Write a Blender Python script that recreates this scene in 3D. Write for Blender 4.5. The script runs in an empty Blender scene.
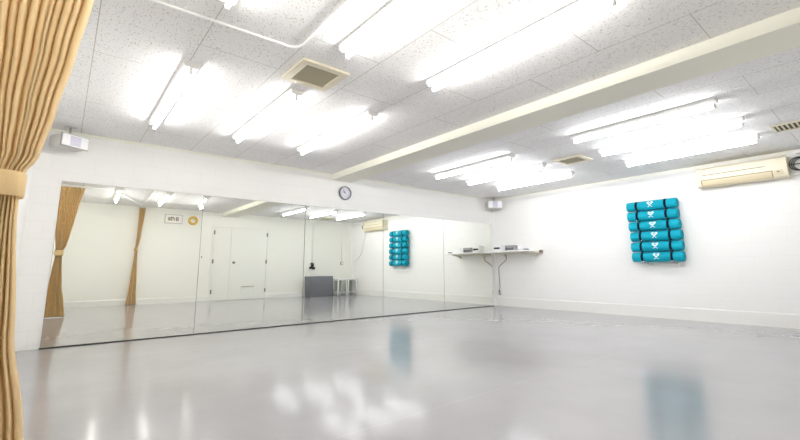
import bpy, bmesh, math, random
from mathutils import Vector, Matrix
random.seed(7)
PI = math.pi
C = bpy.context.scene.collection
SC = bpy.context.scene

# ------------------------------------------------------------------ room sizes (metres)
D = 6.120        # mirror front plane (y)
W = 7.965        # east wall
HC = 2.498       # ceiling
YS = -0.1925     # south wall
XW = -0.36       # west wall
HM = 1.891       # mirror height

# ------------------------------------------------------------------ materials
def mat(name, col, rough=0.5, metal=0.0, spec=0.5, emit=None, strength=0.0):
    m = bpy.data.materials.new(name); m.use_nodes = True
    b = m.node_tree.nodes['Principled BSDF']
    b.inputs['Base Color'].default_value = (*col, 1)
    b.inputs['Roughness'].default_value = rough
    b.inputs['Metallic'].default_value = metal
    b.inputs['Specular IOR Level'].default_value = spec
    if emit:
        b.inputs['Emission Color'].default_value = (*emit, 1)
        b.inputs['Emission Strength'].default_value = strength
    return m

class NG:
    """small helper around a material's node tree"""
    def __init__(s, m): s.t = m.node_tree; s.b = s.t.nodes['Principled BSDF']
    def n(s, typ, **kw):
        x = s.t.nodes.new(typ)
        for k, v in kw.items(): setattr(x, k, v)
        return x
    def l(s, a, b): s.t.links.new(a, b)
    def math(s, op, a, b=None):
        x = s.n('ShaderNodeMath', operation=op)
        for i, v in enumerate((a, b)):
            if v is None: continue
            if isinstance(v, (int, float)): x.inputs[i].default_value = v
            else: s.l(v, x.inputs[i])
        return x.outputs[0]
    def coord(s):
        tc = s.n('ShaderNodeTexCoord'); sp = s.n('ShaderNodeSeparateXYZ'); s.l(tc.outputs['Object'], sp.inputs[0])
        return tc.outputs['Object'], sp.outputs
    def comb(s, x, y, z=0.0):
        c = s.n('ShaderNodeCombineXYZ')
        for i, v in enumerate((x, y, z)):
            if isinstance(v, (int, float)): c.inputs[i].default_value = v
            else: s.l(v, c.inputs[i])
        return c.outputs[0]
    def mix(s, fac, a, b):
        x = s.n('ShaderNodeMix', data_type='RGBA')
        if isinstance(fac, (int, float)): x.inputs[0].default_value = fac
        else: s.l(fac, x.inputs[0])
        for i, v in ((6, a), (7, b)):
            if isinstance(v, tuple): x.inputs[i].default_value = (*v, 1)
            else: s.l(v, x.inputs[i])
        return x.outputs[2]
    def bump(s, h, strength, dist, normal=None):
        x = s.n('ShaderNodeBump'); x.inputs['Strength'].default_value = strength; x.inputs['Distance'].default_value = dist
        s.l(h, x.inputs['Height'])
        if normal is not None: s.l(normal, x.inputs['Normal'])
        return x.outputs[0]
    def noise(s, vec, scale, detail=3, rough=.5):
        x = s.n('ShaderNodeTexNoise'); x.inputs['Scale'].default_value = scale; x.inputs['Detail'].default_value = detail
        x.inputs['Roughness'].default_value = rough; s.l(vec, x.inputs['Vector']); return x.outputs['Fac']
    def ramp(s, fac, lo, hi):
        x = s.n('ShaderNodeMapRange'); x.inputs[1].default_value = lo; x.inputs[2].default_value = hi
        s.l(fac, x.inputs[0]); return x.outputs[0]

def block_wall(name, axis):
    """white painted concrete blocks, 0.4 x 0.2 m, running bond"""
    m = mat(name, (.84, .835, .81), .55); g = NG(m)
    vec, xyz = g.coord()
    v = g.comb(xyz[axis], xyz[2])
    br = g.n('ShaderNodeTexBrick', offset=.5, offset_frequency=2)
    g.l(v, br.inputs['Vector'])
    br.inputs['Scale'].default_value = 1; br.inputs['Mortar Size'].default_value = .004
    br.inputs['Mortar Smooth'].default_value = .4
    br.inputs['Brick Width'].default_value = .4; br.inputs['Row Height'].default_value = .2
    nz = g.noise(vec, 60, 4)
    h = g.math('SUBTRACT', g.math('MULTIPLY', nz, .15), br.outputs['Fac'])
    g.l(g.bump(h, .28, .004), g.b.inputs['Normal'])
    g.l(g.mix(g.math('MULTIPLY', br.outputs['Fac'], .28), (.87, .865, .845), (.72, .71, .68)), g.b.inputs['Base Color'])
    return m

M = {}
M['block_x'] = block_wall('painted_block_along_x', 0)
M['block_y'] = block_wall('painted_block_along_y', 1)
M['plaster'] = mat('painted_plaster', (.86, .855, .80), .6)
M['base'] = mat('baseboard_paint', (.84, .835, .80), .45)
M['beam'] = mat('beam_paint', (.85, .84, .74), .6)

def ceiling_mat():
    m = mat('fissured_ceiling_board', (.84, .835, .83), .9); g = NG(m)
    vec, xyz = g.coord()
    # board seams: strips .605 wide in x, boards 1.21 long in y; the grid restarts beyond the beam
    sh = g.math('ADD', .03, g.math('MULTIPLY', g.math('GREATER_THAN', xyz[0], 3.85), .19))
    v = g.comb(g.math('SUBTRACT', xyz[1], .68), g.math('SUBTRACT', xyz[0], sh))
    br = g.n('ShaderNodeTexBrick', offset=.5, offset_frequency=2)
    g.l(v, br.inputs['Vector'])
    br.inputs['Scale'].default_value = 1; br.inputs['Mortar Size'].default_value = .0032
    br.inputs['Mortar Smooth'].default_value = .2
    br.inputs['Brick Width'].default_value = 1.21; br.inputs['Row Height'].default_value = .605
    # wormy pits
    mp = g.n('ShaderNodeMapping'); mp.inputs['Scale'].default_value = (1, .55, 1); g.l(vec, mp.inputs[0])
    nz = g.n('ShaderNodeTexNoise'); nz.inputs['Scale'].default_value = 95; nz.inputs['Detail'].default_value = 1; g.l(mp.outputs[0], nz.inputs['Vector'])
    pit = g.ramp(nz.outputs['Fac'], .61, .68)
    n2 = g.noise(vec, 230, 2)
    pit2 = g.ramp(n2, .66, .74)
    p = g.math('MAXIMUM', g.math('MULTIPLY', pit, .8), g.math('MULTIPLY', pit2, .6))
    c = g.mix(p, (.85, .845, .84), (.50, .48, .455))
    g.l(g.mix(br.outputs['Fac'], c, (.50, .465, .42)), g.b.inputs['Base Color'])
    hh = g.math('SUBTRACT', 0.0, g.math('MAXIMUM', p, br.outputs['Fac']))
    g.l(g.bump(hh, .5, .004), g.b.inputs['Normal'])
    return m
M['ceiling'] = ceiling_mat()

def floor_mat():
    m = mat('grey_vinyl', (.56, .55, .56), .2); g = NG(m)
    vec, xyz = g.coord()
    n1 = g.noise(vec, 1.1, 4, .6); n2 = g.noise(vec, 9, 3)
    c = g.mix(g.ramp(n1, .3, .7), (.325, .315, .332), (.36, .352, .368))
    # welded vinyl seams along x
    d = g.math('ABSOLUTE', g.math('SUBTRACT', g.math('FRACT', g.math('DIVIDE', g.math('SUBTRACT', xyz[1], 1.03), 1.82)), .5))
    seam = g.math('LESS_THAN', d, .0018)
    g.l(g.mix(g.math('MULTIPLY', seam, .2), c, (.55, .52, .45)), g.b.inputs['Base Color'])
    rg = g.n('ShaderNodeMapRange'); g.l(n2, rg.inputs[0]); rg.inputs[3].default_value = .11; rg.inputs[4].default_value = .155
    g.l(rg.outputs[0], g.b.inputs['Roughness'])
    mp = g.n('ShaderNodeMapping'); mp.inputs['Scale'].default_value = (1, 2.2, 1); g.l(vec, mp.inputs[0])
    n3 = g.noise(mp.outputs[0], 3.0, 1); n4 = g.noise(mp.outputs[0], 22, 2)
    h = g.math('ADD', n3, g.math('MULTIPLY', n4, .008))
    g.l(g.bump(h, .075, .010), g.b.inputs['Normal'])
    return m
M['floor'] = floor_mat()

def mirror_mat():
    m = bpy.data.materials.new('silvered_glass'); m.use_nodes = True
    b = m.node_tree.nodes['Principled BSDF']
    b.inputs['Base Color'].default_value = (.93, .945, .90, 1); b.inputs['Metallic'].default_value = 1; b.inputs['Roughness'].default_value = 0
    return m
M['mirror'] = mirror_mat()
M['mirror_back'] = mat('mirror_edge', (.10, .115, .10), .4)
M['black'] = mat('black_plastic', (.015, .015, .017), .45)
M['rubber'] = mat('black_rubber', (.02, .02, .022), .6)
M['white_enamel'] = mat('white_enamel', (.88, .88, .87), .35)
M['socket'] = mat('lamp_socket_plastic', (.80, .79, .76), .4)
M['tube'] = mat('fluorescent_tube', (.9, .9, .9), .3, emit=(1.0, .98, .945), strength=46)
M['tube_cool'] = mat('fluorescent_tube_cool', (.9, .9, .9), .3, emit=(.95, .965, 1.0), strength=48)
M['cream'] = mat('cream_plastic', (.74, .68, .52), .4)
M['cream_dark'] = mat('dark_cream_plastic', (.62, .54, .36), .45)  # darker cream for the flap, display panel and intake grille
M['groove_shade'] = mat('groove_shade_brown', (.20, .16, .09), .7)  # painted shade of the air conditioner's groove and flap gap
M['grille'] = mat('olive_grille_mesh', (.50, .455, .32), .7)
M['slot_shade'] = mat('vent_shade_dark', (.10, .085, .06), .8)  # dark colour painted for the shade behind the vent slats
M['white_plastic'] = mat('white_plastic', (.86, .86, .87), .35)
M['speaker_case'] = mat('speaker_case_shade_grey', (.60, .585, .56), .5)  # grey puts the shading of the cabinet's sides into the colour
M['lilac'] = mat('speaker_cloth', (.62, .61, .72), .8)
M['grey_plastic'] = mat('grey_plastic', (.33, .33, .34), .4)
M['dark_grey'] = mat('dark_grey_plastic', (.10, .10, .105), .45)
M['steel'] = mat('steel', (.65, .65, .64), .3, 1.0)
M['chrome'] = mat('chrome', (.75, .75, .75), .15, 1.0)
M['hinge'] = mat('aged_steel', (.30, .28, .24), .4, .8)
M['door'] = mat('door_paint', (.85, .85, .80), .4)
M['shelf'] = mat('shelf_wood_cream', (.76, .72, .60), .5)
M['shelf_white'] = mat('white_laminate', (.88, .88, .87), .35)
M['brown'] = mat('dark_bracket', (.22, .17, .11), .5)
M['clock_rim'] = mat('clock_rim_grey', (.16, .16, .21), .35)
M['clock_face'] = mat('clock_face', (.82, .82, .90), .3)
M['gold'] = mat('gold_rim', (.62, .42, .10), .35, .5)
M['paper'] = mat('paper_white', (.88, .87, .84), .6)
M['board_frame'] = mat('board_frame_grey', (.55, .53, .47), .5)
M['ink_brown'] = mat('print_brown', (.42, .34, .16), .6)
M['ink_black'] = mat('print_black', (.05, .04, .045), .6)
M['ink_red'] = mat('print_dark_red', (.22, .06, .07), .6)
M['ink_and_shade_grey'] = mat('print_and_shade_grey', (.40, .38, .36), .6)  # grey print on the board, also painted shade on the loudspeakers
M['mat_grey'] = mat('gym_mat_vinyl', (.15, .155, .175), .5)
M['mat_seam'] = mat('gym_mat_edge', (.06, .06, .068), .6)
M['stool_shade'] = mat('stool_shade_grey_green', (.42, .46, .38), .5)  # painted shade for the space between the stool legs
M['logo'] = mat('mat_print_white', (.85, .90, .92), .6)
M['strap'] = mat('black_webbing', (.006, .007, .018), .8, spec=.1)

def teal_mat():
    m = mat('teal_foam', (.005, .36, .45), .6, spec=.2); g = NG(m)
    vec, xyz = g.coord()
    n = g.noise(vec, 140, 3)
    g.l(g.mix(n, (.0, .29, .40), (.002, .35, .46)), g.b.inputs['Base Color'])
    g.l(g.bump(n, .4, .002), g.b.inputs['Normal'])
    return m
M['teal'] = teal_mat()

def curtain_mat(name, c1, c2):
    m = mat(name, c1, .8, spec=.2); g = NG(m)
    vec, xyz = g.coord()
    mp = g.n('ShaderNodeMapping'); mp.inputs['Scale'].default_value = (1, 1, .15); g.l(vec, mp.inputs[0])
    n = g.noise(mp.outputs[0], 160, 3)
    g.l(g.mix(n, c1, c2), g.b.inputs['Base Color'])
    g.l(g.bump(n, .06, .002), g.b.inputs['Normal'])
    tr = g.n('ShaderNodeBsdfTranslucent'); g.l(g.b.inputs['Base Color'].links[0].from_socket, tr.inputs['Color'])
    ms = g.n('ShaderNodeMixShader'); ms.inputs[0].default_value = .35
    g.l(g.b.outputs[0], ms.inputs[1]); g.l(tr.outputs[0], ms.inputs[2])
    g.l(ms.outputs[0], next(x for x in g.t.nodes if x.type == 'OUTPUT_MATERIAL').inputs['Surface'])
    return m
M['curtain'] = curtain_mat('ochre_cotton', (.79, .625, .36), (.85, .69, .42))
M['tieback'] = curtain_mat('ochre_tieback_cotton', (.77, .60, .33), (.82, .65, .37))

# ------------------------------------------------------------------ mesh helpers
def box(bm, x0, x1, y0, y1, z0, z1, mtx=None, mi=0, bev=0.0, seg=2):
    vs = [bm.verts.new((x, y, z)) for x in (x0, x1) for y in (y0, y1) for z in (z0, z1)]
    fs = [bm.faces.new([vs[i] for i in q]) for q in ((0,1,3,2),(4,6,7,5),(0,4,5,1),(2,3,7,6),(0,2,6,4),(1,5,7,3))]
    for f in fs: f.material_index = mi
    if bev:
        es = list({e for f in fs for e in f.edges})
        r = bmesh.ops.bevel(bm, geom=es, offset=bev, segments=seg, profile=.5, affect='EDGES')
        vs = list({v for v in vs if v.is_valid} | set(r['verts']))
        for f in r['faces']: f.material_index = mi
    if mtx is not None:
        for v in vs:
            if v.is_valid: v.co = mtx @ v.co
    return vs

def prism(bm, pts, axis, a, b, mi=0):
    """closed outline pts (2-D) extruded along axis from a to b"""
    def P(p, t):
        return {'x': (t, p[0], p[1]), 'y': (p[0], t, p[1]), 'z': (p[0], p[1], t)}[axis]
    A = [bm.verts.new(P(p, a)) for p in pts]; B = [bm.verts.new(P(p, b)) for p in pts]
    fs = [bm.faces.new(A), bm.faces.new(B[::-1])]
    for i in range(len(pts)):
        j = (i + 1) % len(pts); fs.append(bm.faces.new((A[j], A[i], B[i], B[j])))
    for f in fs: f.material_index = mi
    return A + B

def sweep(bm, path, r, n=10, mi=0, closed=False):
    """round tube along a list of points"""
    path = [Vector(p) for p in path]; N = len(path); rings = []
    up = None
    for i, p in enumerate(path):
        a = path[i-1] if i > 0 else (path[-1] if closed else p)
        b = path[(i+1) % N] if (i < N-1 or closed) else p
        t = (b - a).normalized()
        if up is None:
            up = Vector((0, 0, 1)) if abs(t.z) < .9 else Vector((1, 0, 0))
        s = t.cross(up); s.normalize(); up = s.cross(t); up.normalize()
        rr = r(i / max(1, N-1)) if callable(r) else r
        rings.append([bm.verts.new(p + (s*math.cos(2*PI*k/n) + up*math.sin(2*PI*k/n))*rr) for k in range(n)])
    m = N if closed else N - 1
    for i in range(m):
        A, B = rings[i], rings[(i+1) % N]
        for k in range(n):
            f = bm.faces.new((A[k], A[(k+1) % n], B[(k+1) % n], B[k])); f.smooth = True; f.material_index = mi
    if not closed:
        f = bm.faces.new(rings[0][::-1]); f.material_index = mi
        f = bm.faces.new(rings[-1]); f.material_index = mi

def smooth_path(pts, k=8):
    """Catmull-Rom through pts"""
    P = [Vector(p) for p in pts]; P = [P[0]*2 - P[1]] + P + [P[-1]*2 - P[-2]]; out = []
    for i in range(1, len(P) - 2):
        for j in range(k):
            t = j / k; a, b, c, d = P[i-1], P[i], P[i+1], P[i+2]
            out.append(.5*((2*b) + (c-a)*t + (2*a-5*b+4*c-d)*t*t + (3*b-a-3*c+d)*t**3))
    out.append(P[-2]); return out

def lathe(bm, prof, n=48, mtx=None, mi=0, smooth=True):
    """prof: (radius, height) pairs about z, then moved by mtx"""
    rings = []
    for r, h in prof:
        if r < 1e-6: rings.append([bm.verts.new((0, 0, h))])
        else: rings.append([bm.verts.new((r*math.cos(2*PI*k/n), r*math.sin(2*PI*k/n), h)) for k in range(n)])
    for A, B in zip(rings, rings[1:]):
        for k in range(n):
            q = [A[k % len(A)], A[(k+1) % len(A)], B[(k+1) % len(B)], B[k % len(B)]]
            u = []
            for v in q:
                if v not in u: u.append(v)
            if len(u) > 2:
                f = bm.faces.new(u); f.smooth = smooth; f.material_index = mi
    if mtx is not None:
        for R in rings:
            for v in R: v.co = mtx @ v.co

def obj(name, bm, mats, parent=None, loc=None, rot=None):
    bmesh.ops.recalc_face_normals(bm, faces=bm.faces)
    me = bpy.data.meshes.new(name); bm.to_mesh(me); bm.free()
    for m in (mats if isinstance(mats, (list, tuple)) else [mats]): me.materials.append(m)
    o = bpy.data.objects.new(name, me); C.objects.link(o)
    if parent: o.parent = parent
    if loc: o.location = loc
    if rot: o.rotation_euler = rot
    return o

def tag(o, label, cat, group=None):
    o['label'] = label; o['category'] = cat
    if group: o['group'] = group
    return o

def thing(name, label, cat, loc=(0, 0, 0), rotz=0.0, group=None):
    o = bpy.data.objects.new(name, None); o.empty_display_size = .05; C.objects.link(o)
    o.location = loc; o.rotation_euler = (0, 0, rotz)
    return tag(o, label, cat, group)

def struct(name, bm, m, parent=None):
    o = obj(name, bm, m, parent)
    if parent is None: o['kind'] = 'structure'
    return o

def copy_tree(o, parent=None):
    c = o.copy(); C.objects.link(c)
    if parent: c.parent = parent
    for ch in list(o.children): copy_tree(ch, c)
    return c

def B(): return bmesh.new()
def one(*a, **k):
    bm = B(); box(bm, *a, **k); return bm

# ------------------------------------------------------------------ room shell
NW = D + .030                                        # north wall face, just behind the mirrors
struct('floor', one(XW-.1, W+.1, YS-.1, NW+.1, -.1, 0), M['floor'])
struct('ceiling', one(XW-.1, W+.1, YS-.1, NW+.1, HC, HC+.1), M['ceiling'])
struct('wall_north', one(XW, W, NW, NW+.1, 0, HC), M['block_x'])
struct('wall_east', one(W, W+.1, YS-.1, NW+.1, 0, HC), M['block_y'])
struct('wall_south', one(XW, W, YS-.1, YS, 0, HC), M['plaster'])
struct('wall_west', one(XW-.1, XW, YS-.1, NW+.1, 0, HC), M['block_y'])
bm = B(); prism(bm, [(W, 0), (W-.014, 0), (W-.014, .185), (W-.010, .197), (W, .2)], 'y', YS, NW); struct('baseboard_east', bm, M['base'])
bm = B(); prism(bm, [(YS, 0), (YS+.014, 0), (YS+.014, .13), (YS+.010, .141), (YS, .145)], 'x', XW, 3.27); 
prism(bm, [(YS, 0), (YS+.014, 0), (YS+.014, .13), (YS+.010, .141), (YS, .145)], 'x', 4.925, W-.014); struct('baseboard_south', bm, M['base'])
bm = B(); prism(bm, [(XW, 0), (XW+.014, 0), (XW+.014, .13), (XW+.010, .141), (XW, .145)], 'y', YS+.014, NW); struct('baseboard_west', bm, M['base'])
# dropped beam running to the mirror wall
struct('ceiling_beam', one(3.515, 3.915, YS, NW, HC-.105, HC, bev=.004), M['beam'])
# small cove trims where wall meets ceiling
struct('trim_1', one(XW, 3.51, NW-.014, NW, HC-.03, HC), M['beam'])
struct('trim_2', one(3.92, W-.02, NW-.014, NW, HC-.03, HC), M['beam'])
struct('trim_3', one(W-.014, W, YS, NW, HC-.035, HC), M['beam'])
# black channel carrying the mirrors
struct('trim_4', one(-.095, 7.822, D-.008, NW, 0, .012), M['black'])

# ------------------------------------------------------------------ double door in the south wall
dr = bpy.data.objects.new('door_1', None); C.objects.link(dr); dr.location = (4.08, YS, 0); dr['kind'] = 'structure'
dr['label'] = 'white double door with a narrow and a wide leaf'
def dx(x): return x - 4.08
bm = B()
for a, b, z0, z1 in ((3.265, 3.315, 0, 2.14), (4.875, 4.925, 0, 2.14), (3.315, 4.875, 2.075, 2.14)):
    box(bm, dx(a), dx(b), 0, .022, z0, z1, bev=.003)
obj('door_frame', bm, M['door'], dr)
leafs = []
for a, b in ((3.32, 3.792), (3.798, 4.87)):
    leafs.append(obj('door_leaf', one(dx(a), dx(b), 0, .012, .012, 2.07, bev=.002), M['door'], dr))
for x, lf in ((3.32, leafs[0]), (4.87, leafs[1])):
    for z in (1.925, 1.10, .255):
        bm = B(); s = 1 if x < 4 else -1
        box(bm, dx(x)-.022, dx(x)+.022, .012, .0235, z-.055, z+.055, bev=.002)
        lathe(bm, [(0, -.06), (.009, -.06), (.009, .06), (0, .06)], 12, Matrix.Translation((dx(x), .026, z)))
        obj('hinge', bm, M['hinge'], lf)
bm = B(); lathe(bm, [(0, 0), (.034, 0), (.034, .006), (.013, .01), (.012, .034), (.026, .042), (.03, .055), (.024, .068), (0, .072)], 24,
      Matrix.Translation((dx(3.90), .012, 1.068)) @ Matrix.Rotation(-PI/2, 4, 'X'))
obj('door_knob', bm, M['hinge'], leafs[1])
bm = B(); a, b, z0, z1 = dx(4.16), dx(4.53), .18, .37
for q in ((a, b, z1-.018, z1), (a, b, z0, z0+.018), (a, a+.018, z0, z1), (b-.018, b, z0, z1)): box(bm, q[0], q[1], .012, .02, q[2], q[3])
for k in range(6):
    z = z0 + .03 + k*.024; box(bm, a+.018, b-.018, .012, .016, z, z+.014)
v = obj('door_vent', bm, M['door'], leafs[1])
obj('vent_hood', one(a-.005, b+.005, .012, .034, z1-.004, z1+.008), M['hinge'], v)

# ------------------------------------------------------------------ mirrors
XS = [-.089, 1.458, 3.020, 4.620, 6.215, 7.816]
ML = ['leftmost tall mirror panel, showing the tied ochre curtains',
      'tall mirror panel showing the white double door',
      'middle tall mirror panel, below the wall clock, showing the dark grey gym mat',
      'tall mirror panel showing the stack of teal rolled mats',
      'rightmost tall mirror panel, next to the room corner, showing the wall shelf']
for i in range(5):
    a, b = XS[i], XS[i+1]; cx = (a + b)/2; w = (b - a)/2 - .004
    t = thing('mirror_panel', ML[i], 'mirror', (cx, D + .002, .012), 0, 'wall mirror panels')
    gl = B(); box(gl, -w, w, 0, .004, .0, HM-.012)
    bk = B(); box(bk, -w-.002, w+.002, .0042, .008, .0, HM-.013)
    obj('mirror_glass', gl, M['mirror'], t); obj('backing', bk, M['mirror_back'], t)
    if i == 0:
        t.rotation_euler = (0, 0, -math.radians(1.2)); t.location.y = D + .003

# ------------------------------------------------------------------ fluorescent lights
def light_proto(length, tube):
    t = thing('ceiling_light', '', 'ceiling light', (0, 0, HC), 0, 'fluorescent ceiling lights'); L = length/2
    bm = B(); prism(bm, [(-.060, 0), (.060, 0), (.058, -.030), (.036, -.050), (-.036, -.050), (-.058, -.030)], 'y', -L+.004, L-.004)
    obj('housing', bm, M['white_enamel'], t)
    for s in (-1, 1):
        bm = B(); prism(bm, [(-.062, 0), (.062, 0), (.060, -.031), (.038, -.052), (-.038, -.052), (-.060, -.031)], 'y', s*L, s*(L-.004))
        obj('end_cap', bm, M['socket'], t)
        bm = B(); box(bm, -.013, .013, min(s*(L-.012), s*(L-.034)), max(s*(L-.012), s*(L-.034)), -.105, -.05, bev=.004)
        obj('lamp_holder', bm, M['socket'], t)
    bm = B(); lathe(bm, [(0, -L+.036), (.0145, -L+.036), (.0145, L-.036), (0, L-.036)], 16, Matrix.Translation((0, 0, -.086)) @ Matrix.Rotation(PI/2, 4, 'X'))
    obj('tube_lamp', bm, tube, t)
    return t
rows = [
 # (x, y0, y1, label)
 (.655, 3.42, 5.11, 'ceiling tube light at the far left, nearest the curtain and the left loudspeaker'),
 (1.54, 3.37, 5.05, 'ceiling tube light between the far left one and the square vent, pointing at the mirror'),
 (2.40, 3.37, 5.05, 'ceiling tube light just left of the beam, ending above the wall clock'),
 (.62, .80, 2.42, 'ceiling tube light at the top edge beyond the white pipe, mostly out of frame'),
 (1.50, .86, 2.46, 'ceiling tube light cut by the top edge, inside the bend of the white pipe'),
 (2.405, .90, 2.45, 'large bright ceiling tube light left of the beam at the top of the photo'),
 (4.94, 3.44, 5.00, 'ceiling tube light just right of the beam, nearest the mirror wall'),
 (5.78, 3.41, 5.03, 'middle of the three ceiling tube lights in front of the right loudspeaker'),
 (6.68, 3.40, 5.03, 'ceiling tube light beside the right wall, nearest the right loudspeaker'),
 (4.855, .94, 2.48, 'ceiling tube light right of the beam, topmost of the three above the teal mats'),
 (5.745, .94, 2.50, 'middle of the three ceiling tube lights above the teal mats'),
 (6.66, .97, 2.53, 'lowest of the three ceiling tube lights above the teal mats, nearest the air conditioner'),
]
lp = {}
for x, y0, y1, lab in rows:
    cool = x > 4; key = (cool, round(y1 - y0, 1))
    if key not in lp: lp[key] = light_proto(round(y1 - y0, 1), M['tube_cool' if cool else 'tube']); o = lp[key]
    else: o = copy_tree(lp[key])
    o['label'] = lab; o.location = (x, (y0 + y1)/2, HC)

# ------------------------------------------------------------------ ceiling vents
def square_vent(x, y, s, lab):
    t = thing('ceiling_vent', lab, 'ceiling vent', (x, y, HC), 0, 'square ceiling vents'); h = s/2; i = h - .065
    bm = B()
    for a, b, c, d in ((-h, h, -h, -i), (-h, h, i, h), (-h, -i, -i, i), (i, h, -i, i)): box(bm, a, b, c, d, -.022, 0, bev=.004)
    obj('vent_frame', bm, M['cream'], t)
    bm = B(); box(bm, -i, i, -i, i, -.008, -.001)
    n = 26
    for k in range(n):
        p = -i + (k + .5)*2*i/n
        box(bm, p-.002, p+.002, -i, i, -.014, -.008); box(bm, -i, i, p-.002, p+.002, -.0135, -.008)
    obj('vent_grille', bm, M['grille'], t)
square_vent(1.53, 3.00, .43, 'large square cream ceiling vent between the tube lights, left of the beam')
square_vent(5.93, 3.03, .44, 'small looking square ceiling vent between the tube lights, right of the beam')
t = thing('slatted_ceiling_vent', 'cream ceiling vent with dark slots, at the right edge above the air conditioner', 'ceiling vent', (6.52, .485, HC))
bm = B()
for a, b, c, d in ((-.175, .175, .285, .31), (-.175, .175, -.31, -.285), (-.175, -.145, -.285, .285), (.145, .175, -.285, .285)): box(bm, a, b, c, d, -.016, 0, bev=.003)
obj('vent_frame', bm, M['cream'], t)
obj('vent_shade_sheet', one(-.145, .145, -.285, .285, -.003, -.001), M['slot_shade'], t)  # flat dark sheet in place of a shaded opening
bm = B()
for k in range(13):
    p = -.258 + k*.043; box(bm, -.145, .145, p-.008, p+.008, -.014, -.004)
obj('vent_slats', bm, M['cream'], t)

# ------------------------------------------------------------------ surface conduit on the ceiling
pts = [(XW+.02, 2.735, HC-.013), (.26, 2.72, HC-.013), (1.10, 2.69, HC-.013)]
for k in range(7):
    a = PI/2*k/6; pts.append((1.135+.09*math.sin(a), 2.60+.09*math.cos(a), HC-.013))
pts += [(1.226, 2.3, HC-.013), (1.228, 1.9, HC-.013), (1.228, .3, HC-.013)]
bm = B(); sweep(bm, pts, .0095, 12)
t = thing('ceiling_conduit', 'white cable pipe bending round on the ceiling near the top edge', 'pipe')
obj('pipe', bm, M['white_enamel'], t)
for x, y, r in ((.45, 2.715, 0), (1.0, 2.695, 0), (1.228, 1.5, 1)):
    hx, hy = (.03, .01) if r else (.01, .03)
    obj('pipe_clip', one(x-hx, x+hx, y-hy, y+hy, HC-.003, HC), M['white_enamel'], t)

# ------------------------------------------------------------------ curtains
def lerp_tab(tab, z):
    if z <= tab[0][0]: return tab[0][1]
    for (a, va), (b, vb) in zip(tab, tab[1:]):
        if z <= b:
            u = (z - a)/(b - a); u = u*u*(3 - 2*u)*.5 + u*.5
            return va + (vb - va)*u
    return tab[-1][1]

def curtain_mesh(left, right, ytab, amp, nf, seed, ztop, zbot, dirv):
    """pleated cloth: edges left/right (along dirv) and depth offset as tables over z"""
    rnd = random.Random(seed); bm = B(); NC, NR = nf*14, 90
    ph = []; a = 0
    wts = [rnd.uniform(.55, 1.45) for _ in range(nf)]; tot = sum(wts)
    cum = [0]
    for w in wts: cum.append(cum[-1] + w/tot)
    ampk = [rnd.uniform(.7, 1.05) for _ in range(nf+1)]
    skew = [rnd.uniform(.5, 1.5) for _ in range(nf)]
    rows_ = []
    for j in range(NR + 1):
        z = zbot + (ztop - zbot)*j/NR; r = []
        l, rr, yy, am = lerp_tab(left, z), lerp_tab(right, z), lerp_tab(ytab, z), lerp_tab(amp, z)
        for i in range(NC + 1):
            t = i/NC; k = min(nf-1, max(0, next(q for q in range(nf) if t <= cum[q+1] + 1e-9)))
            u = (t - cum[k])/(cum[k+1] - cum[k]); ang = 2*PI*(k + u)
            w = (rr - l)
            s = l + w*t - .11*(w/nf)*math.sin(ang)*skew[k] + .003*math.sin(2.2*z + 2.1*k)*(1 - t)*t*4
            d = yy + am*ampk[k]*(.55*(1 - 2*abs(math.sin(ang/2))**.9) + .45*math.cos(ang)) + .10*am*math.sin(1.7*z + 2.4*k)
            r.append(bm.verts.new((dirv[0]*s - dirv[1]*d, dirv[1]*s + dirv[0]*d, z)))
        rows_.append(r)
    for j in range(NR):
        for i in range(NC):
            f = bm.faces.new((rows_[j][i], rows_[j][i+1], rows_[j+1][i+1], rows_[j+1][i])); f.smooth = True
    return bm

def band(cx, cy, rx, ry, z0, z1, ang, tilt=0.0):
    bm = B(); n = 48; R = []
    for z, e in ((z0, 0), (z0+.006, .004), (z1-.006, .004), (z1, 0)):
        R.append([bm.verts.new((cx + (rx+e)*math.copysign(abs(math.cos(2*PI*k/n))**.75, math.cos(2*PI*k/n)), cy + (ry+e)*math.copysign(abs(math.sin(2*PI*k/n))**.75, math.sin(2*PI*k/n)),
                  z + tilt*math.cos(2*PI*k/n))) for k in range(n)])
    for A, Bq in zip(R, R[1:]):
        for k in range(n):
            f = bm.faces.new((A[k], A[(k+1) % n], Bq[(k+1) % n], Bq[k])); f.smooth = True
    return bm

def solid(o, th):
    s = o.modifiers.new('thickness', 'SOLIDIFY'); s.thickness = th; s.offset = 0

t = thing('curtain', 'ochre curtain in the left foreground gathered by a tieback, hanging from ceiling to floor', 'curtain', (0, 2.24, 0), 0, 'ochre tied curtains')
zt = 1.185
bm = curtain_mesh(left=[(0, -.31), (.6, -.30), (zt, -.262), (1.6, -.31), (2.0, -.335), (2.46, -.345)],
                  right=[(0, -.01), (.25, -.052), (.6, -.115), (zt-.1, -.158), (zt, -.163), (zt+.06, -.152), (1.31, -.118), (1.52, -.083), (1.8, -.042), (2.07, -.008), (2.46, .062)],
                  ytab=[(0, 0), (2.5, 0)],
                  amp=[(0, .022), (.5, .022), (zt-.06, .020), (zt, .020), (zt+.06, .020), (1.6, .021), (2.46, .022)],
                  nf=11, seed=5, ztop=2.455, zbot=.012, dirv=(1, .0))
c = obj('fabric', bm, M['curtain'], t); solid(c, .002)
obj('tieback', band(-.213, 0, .066, .064, zt-.05, zt+.05, 0, .0), M['tieback'], t)
bm = B(); sweep(bm, smooth_path([(-.27, 0, zt), (-.315, 0, zt+.012), (XW+.006, 0, zt+.02)], 6), .008, 8)
obj('tie_cord', bm, M['tieback'], t)
bm = B(); sweep(bm, smooth_path([(XW, 0, zt+.02), (XW+.03, 0, zt+.01), (XW+.035, 0, zt+.035)], 5), .004, 8)
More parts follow.
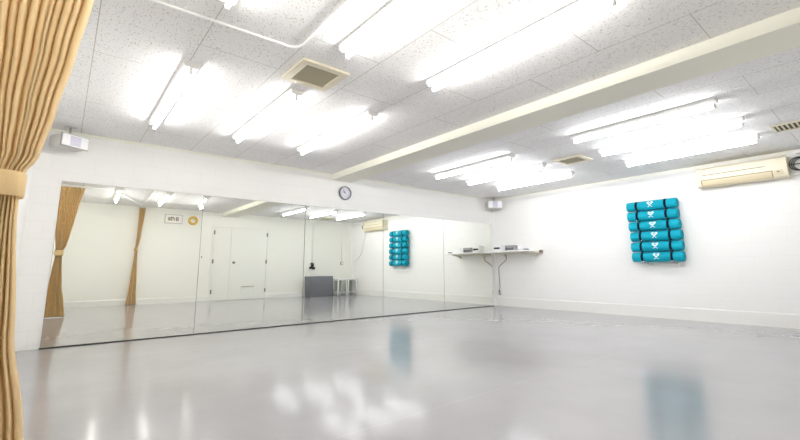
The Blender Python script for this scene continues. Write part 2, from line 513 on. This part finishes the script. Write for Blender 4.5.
obj('tie_hook', bm, M['steel'], t)

t = thing('curtain', 'narrow ochre curtain tied against the far wall, seen only in the left mirror panel', 'curtain', (1.165, YS + .10, 0), 0, 'ochre tied curtains')
bm = curtain_mesh(left=[(0, -.10), (.5, -.055), (1.38, -.012), (1.7, 0.0), (2.46, .005)],
                  right=[(0, .115), (.5, .085), (1.32, .048), (1.38, .045), (1.7, .085), (2.46, .135)],
                  ytab=[(0, 0), (2.5, 0)], amp=[(0, .022), (1.38, .014), (2.46, .020)], nf=6, seed=9, ztop=2.455, zbot=.012, dirv=(1, 0))
c = obj('fabric', bm, M['curtain'], t); solid(c, .002)
obj('tieback', band(.017, 0, .043, .046, 1.34, 1.42, 0), M['tieback'], t)
bm = B(); sweep(bm, smooth_path([(.017, -.03, 1.38), (.017, -.07, 1.385), (.017, -.10, 1.39)], 6), .006, 8)
obj('tie_cord', bm, M['tieback'], t)

# curved ceiling track for the two curtains
rail = smooth_path([(XW+.01, 2.24, HC-.018), (-.1, 2.24, HC-.018), (.12, 2.22, HC-.018), (.55, 1.95, HC-.018), (1.05, .55, HC-.018), (1.18, .12, HC-.018), (1.24, YS+.01, HC-.018)], 8)
bm = B(); sweep(bm, rail, .012, 8)
t = thing('curtain_rail', 'white curved curtain track under the ceiling above the ochre curtains', 'curtain rail')
obj('track', bm, M['white_enamel'], t)
for p in (rail[3], rail[len(rail)//2], rail[-4]): obj('ceiling_bracket', one(p.x-.012, p.x+.012, p.y-.012, p.y+.012, HC-.012, HC), M['white_enamel'], t)

# ------------------------------------------------------------------ loudspeakers
def speaker(x, y, z, rz, lab, k=1.0):
    t = thing('wall_speaker', lab, 'loudspeaker', (x, y, z), rz, 'ceiling hung loudspeakers')
    w, d, h = .143*k, .095*k, .074*k
    bm = B(); box(bm, -w, w, -d+.012, d+.05, -h, h, bev=.026, seg=3); obj('cabinet', bm, M['speaker_case'], t)
    bm = B(); box(bm, -w+.006, w-.006, -d, -d+.014, -h+.006, h-.006, bev=.006); g = obj('front_panel', bm, M['white_plastic'], t)
    bm = B(); box(bm, -.055, .055, -d-.004, -d+.002, -h+.02, h-.02, bev=.002); obj('speaker_cloth', bm, M['lilac'], t)
    bm = B(); box(bm, -w-.003, w+.003, -d+.015, -d+.022, -h-.002, h+.002); obj('gap_shade', bm, M['ink_and_shade_grey'], t)  # grey collar painted as the shade behind the front panel
    bm = B(); sweep(bm, [(0, .02, h-.004), (0, .02, h+.03), (0, .03, HC-z-.004)], .011, 10)
    box(bm, -.05, .05, -.01, .07, HC-z-.006, HC-z); lathe(bm, [(0, -.02), (.02, -.014), (.022, 0), (.02, .014), (0, .02)], 16, Matrix.Translation((0, .02, h+.028)))
    obj('bracket', bm, M['steel'], t)
speaker(-.055, 5.93, 2.312, math.radians(30), 'white loudspeaker hung above the left end of the mirrors beside the curtain')
speaker(7.70, 5.90, 2.315, -math.radians(38), 'white loudspeaker hung in the far corner above the wall shelf', 1.18)

# ------------------------------------------------------------------ wall clock above the mirrors
RX = Matrix.Rotation(PI/2, 4, 'X')                      # z axis -> towards -y
def clock(name, lab, x, y, z, r, flip, rimm, facem, dome=False):
    t = thing(name, lab, 'clock', (x, y, z), PI if flip else 0)
    bm = B(); lathe(bm, [(0, 0), (r, 0), (r, .03), (r-.004, .036), (r-.010, .036), (r-.013, .028), (r-.013, .01), (0, .01)], 56, RX); obj('rim', bm, rimm, t)
    bm = B(); lathe(bm, [(0, .010), (r-.0127, .010), (r-.0127, .024), (0, .024)], 56, RX); obj('dial', bm, facem, t)
    for k in range(12):
        a = 2*PI*k/12; rr = r - .022; bm = B(); box(bm, -.002, .002, rr-.010, rr, .024, .0255, mtx=RX @ Matrix.Rotation(a, 4, 'Z'))
        obj('hour_mark', bm, M['grey_plastic'], t)
    for nm, a, L, wd, h in (('hour_hand', math.radians(68), r*.45, .005, .027), ('minute_hand', math.radians(40), r*.68, .0035, .029)):
        bm = B(); box(bm, -wd, wd, -.012, L, h-.001, h, mtx=RX @ Matrix.Rotation(a, 4, 'Z')); obj(nm, bm, M['dark_grey'], t)
clock('wall_clock', 'round grey rimmed wall clock above the mirrors near the beam', 3.782, NW, 2.185, .122, False, M['clock_rim'], M['clock_face'])

# round gold-rimmed clock on the south wall, seen in the mirror
t = thing('wall_clock', 'round gold rimmed clock on the wall behind, seen in the left mirror panel', 'clock', (2.455, YS, 2.208), PI)
r = .125
bm = B(); lathe(bm, [(0, 0), (r, 0), (r, .018), (r-.012, .028), (r-.06, .026), (r-.068, .014), (0, .012)], 48, RX); obj('rim', bm, M['gold'], t)
bm = B(); lathe(bm, [(0, .012), (r-.069, .012), (r-.069, .016), (0, .016)], 40, RX); obj('dial', bm, M['paper'], t)
for nm, a, L in (('hour_hand', -.9, .03), ('minute_hand', .8, .045)):
    bm = B(); box(bm, -.003, .003, -.006, L, .017, .019, mtx=RX @ Matrix.Rotation(a, 4, 'Z')); obj(nm, bm, M['ink_black'], t)

# white board with small dark pictures beside it
t = thing('notice_board', 'white board with small dark pictures on the wall behind, seen in the left mirror panel', 'notice board', (1.975, YS, 2.22), 0)
bm = B(); box(bm, -.20, .20, 0, .03, -.115, .115, bev=.004); obj('board', bm, M['paper'], t)
bm = B()
for a, b, c, d in ((-.212, .212, .108, .122), (-.212, .212, -.122, -.108), (-.212, -.198, -.108, .108), (.198, .212, -.108, .108)): box(bm, a, b, 0, .042, c, d)
obj('frame', bm, M['board_frame'], t)
for nm, m, q in (('picture', 'ink_brown', (-.135, -.085, -.045, .045)), ('picture', 'ink_and_shade_grey', (-.08, -.03, -.045, .045)), ('picture', 'ink_black', (-.02, .0, .015, .055)),
                 ('picture', 'ink_black', (-.075, -.03, .03, .055)), ('picture', 'ink_red', (.055, .125, .03, .05)), ('picture', 'ink_brown', (.0, .03, -.045, .03)),
                 ('picture', 'ink_red', (.055, .075, -.05, .03)), ('picture', 'ink_and_shade_grey', (.08, .125, -.05, .02))):
    obj(nm, one(q[0], q[1], .03, .033, q[2], q[3]), M[m], t)

# light switch left of the door
t = thing('light_switch', 'small white light switch on the wall beside the double door', 'switch', (3.02, YS, 1.217))
obj('plate', one(-.036, .036, 0, .01, -.06, .06, bev=.003), M['white_plastic'], t)
obj('rocker', one(-.015, .015, .01, .016, -.03, .03, bev=.002), M['grey_plastic'], t)

# outlet boxes at the end of surface conduits on the south wall
def conduit(x, ztop_, zend, lab):
    t = thing('wall_conduit', lab, 'pipe', (x, YS, 0))
    bm = B(); sweep(bm, [(0, .012, zend), (0, .012, ztop_)], .011, 10); obj('pipe', bm, M['white_enamel'], t)
    return t
conduit(6.43, HC-.002, 1.075, 'thin white vertical pipe on the wall above the black plug box')
conduit(7.56, HC-.002, 1.11, 'thin white vertical pipe on the wall near the corner behind the stools')
t = thing('outlet_box', 'wall outlet with black plugs above the dark grey gym mat, seen in the mirror', 'outlet', (6.43, YS, .95))
obj('box', one(-.05, .05, 0, .04, .06, .125, bev=.004), M['dark_grey'], t)
bm = B(); box(bm, -.04, .035, .02, .085, -.005, .075, bev=.006); obj('plug', bm, M['black'], t)
bm = B(); box(bm, -.09, -.02, .0, .07, -.075, .0, bev=.006); obj('plug', bm, M['black'], t)
bm = B(); box(bm, .015, .085, .0, .07, -.085, -.01, bev=.006); obj('plug', bm, M['black'], t)
t = thing('outlet_box', 'small grey outlet box on the wall above the white stools, seen in the mirror', 'outlet', (7.56, YS, 1.065))
obj('box', one(-.045, .045, 0, .045, -.05, .05, bev=.005), M['grey_plastic'], t)
obj('face', one(-.03, .03, .045, .05, -.03, .03), M['white_plastic'], t)

# ------------------------------------------------------------------ folded gym mat leaning by the south wall
t = thing('gym_mat', 'dark grey folded gym mat by the wall beside the white stools, seen in the mirror', 'mat', (6.60, .07, 0), math.radians(-4))
for k in range(3):
    bm = B(); box(bm, -.445, .445, -.165+k*.11, -.06+k*.11, 0, .64, bev=.016, seg=3)
    for v in bm.verts: v.co.x += (0 if v.co.x > 0 else 0) - v.co.z*.06
    obj('mat_section', bm, M['mat_grey'], t)
bm = B(); box(bm, -.03, .03, -.06, .06, .62, .645, bev=.004)
for v in bm.verts: v.co.x -= v.co.z*.06
obj('fold_strip', bm, M['mat_seam'], t)

# ------------------------------------------------------------------ white stools
def stool(x, y, rz, lab):
    t = thing('stool', lab, 'stool', (x, y, 0), rz, 'white stools by the corner')
    s = .165; h = .54
    obj('seat', one(-s-.01, s+.01, -s-.01, s+.01, h-.03, h, bev=.008, seg=2), M['white_plastic'], t)
    for sx in (-1, 1):
        for sy in (-1, 1):
            bm = B(); sweep(bm, [(sx*(s+.01), sy*(s+.01), 0), (sx*(s-.02), sy*(s-.02), h-.02)], .021, 10); obj('leg', bm, M['white_plastic'], t)
    for z in (.10,):
        bm = B(); q = s - .005
        for a, b in (((-q, -q), (q, -q)), ((q, -q), (q, q)), ((q, q), (-q, q)), ((-q, q), (-q, -q))): sweep(bm, [(*a, z), (*b, z)], .009, 8)
        obj('rail', bm, M['white_plastic'], t)
    bm = B(); box(bm, -s+.03, s-.03, -s+.02, -s+.03, .12, .48); obj('shade_panel', bm, M['stool_shade'], t)  # added sheet, coloured like the shade seen through the open frame
stool(7.34, .10, 0, 'white stool standing against the dark grey gym mat, seen in the mirror')
stool(7.745, .10, .06, 'white stool in the room corner, farther from the gym mat, seen in the mirror')

# ------------------------------------------------------------------ air conditioner on the east wall
ac = thing('air_conditioner', 'cream wall air conditioner under the ceiling on the right wall', 'air conditioner', (W, 1.395, 2.25))
prof = [(0, -.14), (-.165, -.145), (-.19, -.13), (-.205, -.085), (-.21, -.02), (-.21, .13), (-.195, .152), (0, .155)]
bm = B(); prism(bm, prof, 'y', -.495, .495)
bm2 = obj('casing', bm, M['cream'], ac)
for s in (-1, 1):
    bm = B(); prism(bm, [(0, -.146), (-.168, -.151), (-.197, -.134), (-.211, -.086), (-.2165, -.02), (-.2165, .133), (-.198, .158), (0, .16)], 'y', s*.495, s*.535); obj('side_panel', bm, M['cream'], ac)
bm = B()
for k in range(20):
    p = -.45 + k*.0455; box(bm, -.175, -.02, p, p+.03, .152, .158)
obj('intake_grille', bm, M['cream_dark'], ac)
bm = B(); box(bm, -.2125, -.205, -.30, .465, .030, .039); obj('groove_shade', bm, M['groove_shade'], ac)  # raised dark strip drawn as the shade in a groove
# outlet flap along the lower edge, leaving the display at the right
def flap(bm, y0, y1, e, z=-.05):
    P = [(-.2095-e, z), (-.2055-e, -.082), (-.1925-e, -.124), (-.170-e*.5, -.143-e), (-.168, -.138), (-.188, -.12), (-.20, -.08), (-.204, z)]
    prism(bm, P, 'y', y0, y1)
bm = B(); flap(bm, -.376, .481, .0015, -.040); obj('flap_gap_shade', bm, M['groove_shade'], ac)  # dark slab around the flap drawn as the shade in its gap
bm = B(); flap(bm, -.365, .470, .005); obj('outlet_flap', bm, M['cream_dark'], ac)
bm = B(); box(bm, -.2135, -.20, -.49, -.385, -.06, .0); 
for v in bm.verts: v.co.z -= .04
dp = obj('display_panel', bm, M['cream_dark'], ac)
obj('display', one(-.2155, -.212, -.45, -.42, -.075, -.06), M['dark_grey'], dp)
# cable coil hanging at its end
bm = B()
for q in range(3):
    path = [(W-.05-.02*q + .012*math.sin(3*a+q), .715 + (.095+.010*q)*math.cos(a) + .01*q, 2.275 + (.085+.006*q)*math.sin(a)) for a in [2*PI*k/40 for k in range(40)]]
    sweep(bm, path, .006, 8, closed=True)
sweep(bm, smooth_path([(W-.05, .845, 2.29), (W-.07, .75, 2.28), (W-.06, .66, 2.31), (W-.03, .62, 2.38), (W-.025, .615, 2.425)], 8), .006, 8)
tag(obj('cable_coil', bm, M['rubber']), 'loop of black cable hanging beside the air conditioner', 'cable')
bm = B(); sweep(bm, smooth_path([(W-.04, .868, 2.135), (W-.03, .80, 2.14), (W-.025, .72, 2.11), (W-.022, .55, 1.55), (W-.022, .42, 1.35), (W-.022, .16, 1.18), (W-.022, .06, 1.05), (W-.022, .03, .8), (W-.022, .03, .02)], 8), .018, 10)
tag(obj('drain_pipe', bm, M['white_enamel']), 'white pipe running from the air conditioner down to the corner', 'pipe')
bm = B(); box(bm, W-.05, W-.0, YS, .77, 2.43, 2.475, bev=.006)
tag(obj('cable_duct', bm, M['white_plastic']), 'white cable duct under the ceiling at the right edge above the cable loop', 'cable duct')

# ------------------------------------------------------------------ teal rolled mats on a wall rack
RY, RL, RR = 2.648, .78, .0845            # centre along y, length, radius
ZS = [1.918 - .1785*k for k in range(6)]
XR = W - .125
rack = thing('mat_rack', 'steel wall rack of hooks holding the teal rolled mats', 'rack', (W, RY, 0))
for s in (-.29, .155):
    r_ = obj('rail', one(-.012, 0, s-.015, s+.015, ZS[-1]-.14, ZS[0]+.06, bev=.002), M['steel'], rack)
    for z in ZS:
        zb = z - RR - .0048
        bm = B(); sweep(bm, smooth_path([(-.006, s, zb+.0), (-.06, s, zb), (-.135, s, zb), (-.17, s, zb+.006), (-.195, s, zb+.024)], 6), .0042, 8)
        obj('hook', bm, M['chrome'], rack)
for s in (-.29, .155):
    z0 = ZS[-1] - RR; bm = B()
    sweep(bm, smooth_path([(-.01, s, z0-.055), (-.07, s, z0-.058), (-.10, s, z0-.052), (-.105, s, z0-.03), (-.09, s, z0-.014)], 6), .009, 8)
    obj('bottom_bracket', bm, M['chrome'], rack)

def roll_body():
    bm = B(); hl = RL/2; n = 44; turns = 6.0; N = int(turns*40)
    # outer skin with rounded rims and a lap step
    def rad(k): return RR - .0035 + .0035*(k/n)
    prof = [(-hl+.0, -.012), (-hl+.003, -.005), (-hl+.010, -.001), (-hl+.02, 0), (-.18, .0), (-.1, .0008), (.1, .0006), (.2, 0), (hl-.02, 0), (hl-.010, -.001), (hl-.003, -.005), (hl, -.012)]
    R = []
    for y, e in prof:
        R.append([bm.verts.new(((rad(k)+e)*math.cos(2*PI*k/n+2.2), y, (rad(k)+e)*math.sin(2*PI*k/n+2.2))) for k in range(n+1)])
    for A, Bq in zip(R, R[1:]):
        for k in range(n):
            f = bm.faces.new((A[k], A[k+1], Bq[k+1], Bq[k])); f.smooth = True
        bm.faces.new((A[n], A[0], Bq[0], Bq[n]))
    # spiral ends: a strip wound from the core outwards, one at each end
    for sgn in (-1, 1):
        y0 = sgn*(hl-.002); y1 = sgn*(hl-.03); ro = RR-.013; ri = .012; rr = []
        for i in range(N+1):
            u = i/N; a = 2*PI*turns*u; r = ri + (ro - ri)*u
            th = .0045
            q = []
            for dr_, yy in ((-th, y1), (-th, y0-sgn*.003), (-th*.5, y0), (th*.5, y0), (th, y0-sgn*.003), (th, y1)):
                q.append(bm.verts.new(((r+dr_)*math.cos(a), yy, (r+dr_)*math.sin(a))))
            rr.append(q)
        for A, Bq in zip(rr, rr[1:]):
            for k in range(5):
                f = bm.faces.new((A[k], A[k+1], Bq[k+1], Bq[k])); f.smooth = True
        cap = [bm.verts.new(((RR-.006)*math.cos(2*PI*k/n), y1, (RR-.006)*math.sin(2*PI*k/n))) for k in range(n)]
        bm.faces.new(cap)
    return bm

def strap_mesh(y):
    bm = B(); n = 48; r0, r1 = RR+.0004, RR+.0022; w = .019
    R = []
    for r, yy in ((r0, y-w), (r1, y-w), (r1, y+w), (r0, y+w)):
        R.append([bm.verts.new((r*math.cos(2*PI*k/n), yy, r*math.sin(2*PI*k/n))) for k in range(n)])
    for i in range(4):
        A, Bq = R[i], R[(i+1) % 4]
        for k in range(n):
            f = bm.faces.new((A[k], A[(k+1) % n], Bq[(k+1) % n], Bq[k])); f.smooth = i % 2 == 1
    return bm

def logo_mesh():
    """white print wrapped on the roll: a pair of leaves over two crossing strokes and a small line of dots"""
    bm = B(); s = .064
    def put(poly):
        vs = []
        for u, v in poly:
            a = PI - (v*s*1.12/RR) - .12; r = RR + .0018
            vs.append(bm.verts.new((r*math.cos(a), -u*s*1.25, r*math.sin(a))))
        bm.faces.new(vs)
    def quad(u0, v0, u1, v1, w):
        L = math.hypot(u1-u0, v1-v0); nx, ny = -(v1-v0)/L*w, (u1-u0)/L*w
        put([(u0-nx, v0-ny), (u1-nx, v1-ny), (u1+nx, v1+ny), (u0+nx, v0+ny)])
    # heart-like ring of two leaves as short strips
    for sg in (-1, 1):
        P = [(0, -.25), (.35, .05), (.62, .40), (.58, .72), (.35, .85), (.12, .70), (0, .45)]
        Q = [(0, .02), (.17, .20), (.32, .40), (.32, .54), (.26, .58), (.17, .50), (0, .24)]
        for i in range(6):
            put([(sg*P[i][0], P[i][1]), (sg*P[i+1][0], P[i+1][1]), (sg*Q[i+1][0], Q[i+1][1]), (sg*Q[i][0], Q[i][1])])
        quad(sg*.04, -.32, sg*.44, -.64, .065)
    return bm

ord_ = ['topmost', 'second from the top', 'third from the top', 'fourth from the top', 'fifth from the top', 'lowest']
proto = thing('rolled_mat', '', 'rolled mat', (XR, RY, ZS[0]), 0, 'teal rolled exercise mats on the wall rack')
obj('mat_roll', roll_body(), M['teal'], proto)
for y in (.225, -.225):
    st = obj('strap', strap_mesh(y), M['strap'], proto)
    bm = B(); box(bm, -.012, .012, y-.022, y+.022, -.003, .003, mtx=Matrix.Rotation(.62, 4, 'Y') @ Matrix.Translation((0, 0, -RR-.003)), bev=.001)
    for v in bm.verts: pass
    obj('buckle', bm, M['chrome'], st)
obj('printed_mark', logo_mesh(), M['logo'], proto)
for k in range(6):
    o = proto if k == 0 else copy_tree(proto)
    o.location = (XR + .002*math.sin(k*2.3), RY - .004*k + .006*math.sin(1.7*k), ZS[k])
    o['label'] = ('%s teal rolled mat with two black straps in the wall rack' % ord_[k])

# ------------------------------------------------------------------ wall shelf with small equipment
sh = thing('wall_shelf', 'narrow cream wall shelf under the right loudspeaker in the far corner', 'shelf', (W, 5.48, 1.205))
obj('board', one(-.13, 0, -.60, .60, -.028, 0, bev=.003), M['shelf'], sh)
for y in (-.45, .35):
    bm = B(); prism(bm, [(0, -.028), (-.34, -.004), (-.34, -.016), (-.10, -.055), (0, -.10)], 'y', y-.012, y+.012); obj('bracket', bm, M['shelf'], sh)
obj('end_cap', one(-.135, 0, -.608, -.600, -.03, .03, bev=.002), M['brown'], sh)
tag(obj('shelf_board', one(W-.54, W-.03, 4.95, 6.03, 1.206, 1.232, bev=.003), M['shelf_white']), 'white laminate board lying on the cream shelf in the far corner', 'board')
Z0 = 1.2325
t = thing('amplifier', 'white box with a black slot on the shelf, nearest the mirror', 'amplifier', (W-.25, 5.81, Z0))
obj('case', one(-.10, .10, -.10, .10, 0, .16, bev=.012, seg=3), M['white_plastic'], t)
obj('front_slot', one(-.104, -.098, -.08, .08, .05, .09), M['black'], t)
bm = B(); sweep(bm, [(-.02, .07*math.cos(a), .155+.05*math.sin(a)) for a in [PI*k/14 for k in range(15)]], .006, 8); obj('handle', bm, M['white_plastic'], t)
t = thing('radio', 'grey cassette radio in the middle of the white shelf board', 'radio', (W-.24, 5.50, Z0))
obj('case', one(-.07, .07, -.125, .125, 0, .125, bev=.010, seg=3), M['grey_plastic'], t)
for y in (-.075, .075):
    bm = B(); lathe(bm, [(0, 0), (.034, 0), (.034, .006), (.026, .007), (0, .004)], 24, Matrix.Translation((-.069, y, .045)) @ Matrix.Rotation(-PI/2, 4, 'Y')); obj('speaker_cone', bm, M['dark_grey'], t)
obj('tape_door', one(-.074, -.068, -.035, .035, .02, .07), M['dark_grey'], t)
obj('top_keys', one(-.055, -.02, -.05, .05, .124, .132, bev=.002), M['white_plastic'], t)
t = thing('small_gadget', 'small round white gadget on the shelf board beside the radio', 'gadget', (W-.25, 5.255, Z0))
bm = B(); lathe(bm, [(0, 0), (.035, 0), (.035, .008), (.01, .014), (.008, .035), (0, .035)], 24); obj('foot', bm, M['white_plastic'], t)
bm = B(); lathe(bm, [(0, -.012), (.05, -.012), (.055, 0), (.05, .012), (.04, .012), (.036, .004), (0, .004)], 32, Matrix.Translation((0, 0, .085)) @ Matrix.Rotation(-PI/2, 4, 'Y')); obj('ring', bm, M['white_plastic'], t)
t = thing('remote_control', 'small dark box at the near end of the white shelf board', 'remote control', (W-.40, 5.02, Z0))
obj('case', one(-.03, .03, -.05, .05, 0, .028, bev=.005), M['dark_grey'], t)
obj('buttons', one(-.018, .018, -.035, .035, .028, .031), M['white_plastic'], t)

bm = B(); sweep(bm, smooth_path([(W-.05, 5.80, 1.17), (W-.03, 5.80, 1.09), (W-.02, 5.83, 1.03), (W-.016, 5.95, .95), (W-.016, 6.03, .88), (W-.016, 6.035, .75), (W-.016, 6.03, .6), (W-.016, 6.025, .45), (W-.02, 6.035, .36), (W-.03, 6.038, .338)], 8), .010, 8)
tag(obj('power_cord', bm, M['grey_plastic']), 'dark cord hanging from the shelf to the wall outlet', 'cord')
t = thing('wall_outlet', 'white wall outlet below the shelf in the far corner', 'outlet', (W, 6.038, .295))
obj('plate', one(-.012, 0, -.055, .055, -.07, .07, bev=.004), M['socket'], t)
obj('socket', one(-.016, -.011, -.03, .03, -.045, .0), M['grey_plastic'], t)
obj('plug', one(-.04, -.012, -.015, .015, .015, .045, bev=.005), M['black'], t)

# ------------------------------------------------------------------ world, camera, colour
w = bpy.data.worlds.new('world'); SC.world = w; w.use_nodes = True
w.node_tree.nodes['Background'].inputs[0].default_value = (1, 1, 1, 1); w.node_tree.nodes['Background'].inputs[1].default_value = .3
cam = bpy.data.cameras.new('camera'); co = bpy.data.objects.new('camera', cam); C.objects.link(co); SC.camera = co
f, yaw, pit, roll, cy = 408.4923, .6881, .1656, -.0058, 201.2489
cam.sensor_fit = 'HORIZONTAL'; cam.sensor_width = 36; cam.lens = f/800*36; cam.shift_y = (cy - 220)/800
cam.clip_start = .02
co.location = (0, 0, .84)
fw = Vector((math.sin(yaw)*math.cos(pit), math.cos(yaw)*math.cos(pit), math.sin(pit)))
rt = Vector((math.cos(yaw), -math.sin(yaw), 0)); up = rt.cross(fw)
r2 = rt*math.cos(roll) + up*math.sin(roll); u2 = -rt*math.sin(roll) + up*math.cos(roll)
co.rotation_euler = Matrix((r2, u2, -fw)).transposed().to_euler()
vs = SC.view_settings; vs.view_transform = 'Standard'; vs.look = 'None'; vs.gamma = 1; vs.use_curve_mapping = False; vs.exposure = 0.29
SC.cycles.max_bounces = 14; SC.cycles.diffuse_bounces = 8; SC.cycles.glossy_bounces = 6
SC.cycles.sample_clamp_indirect = 6
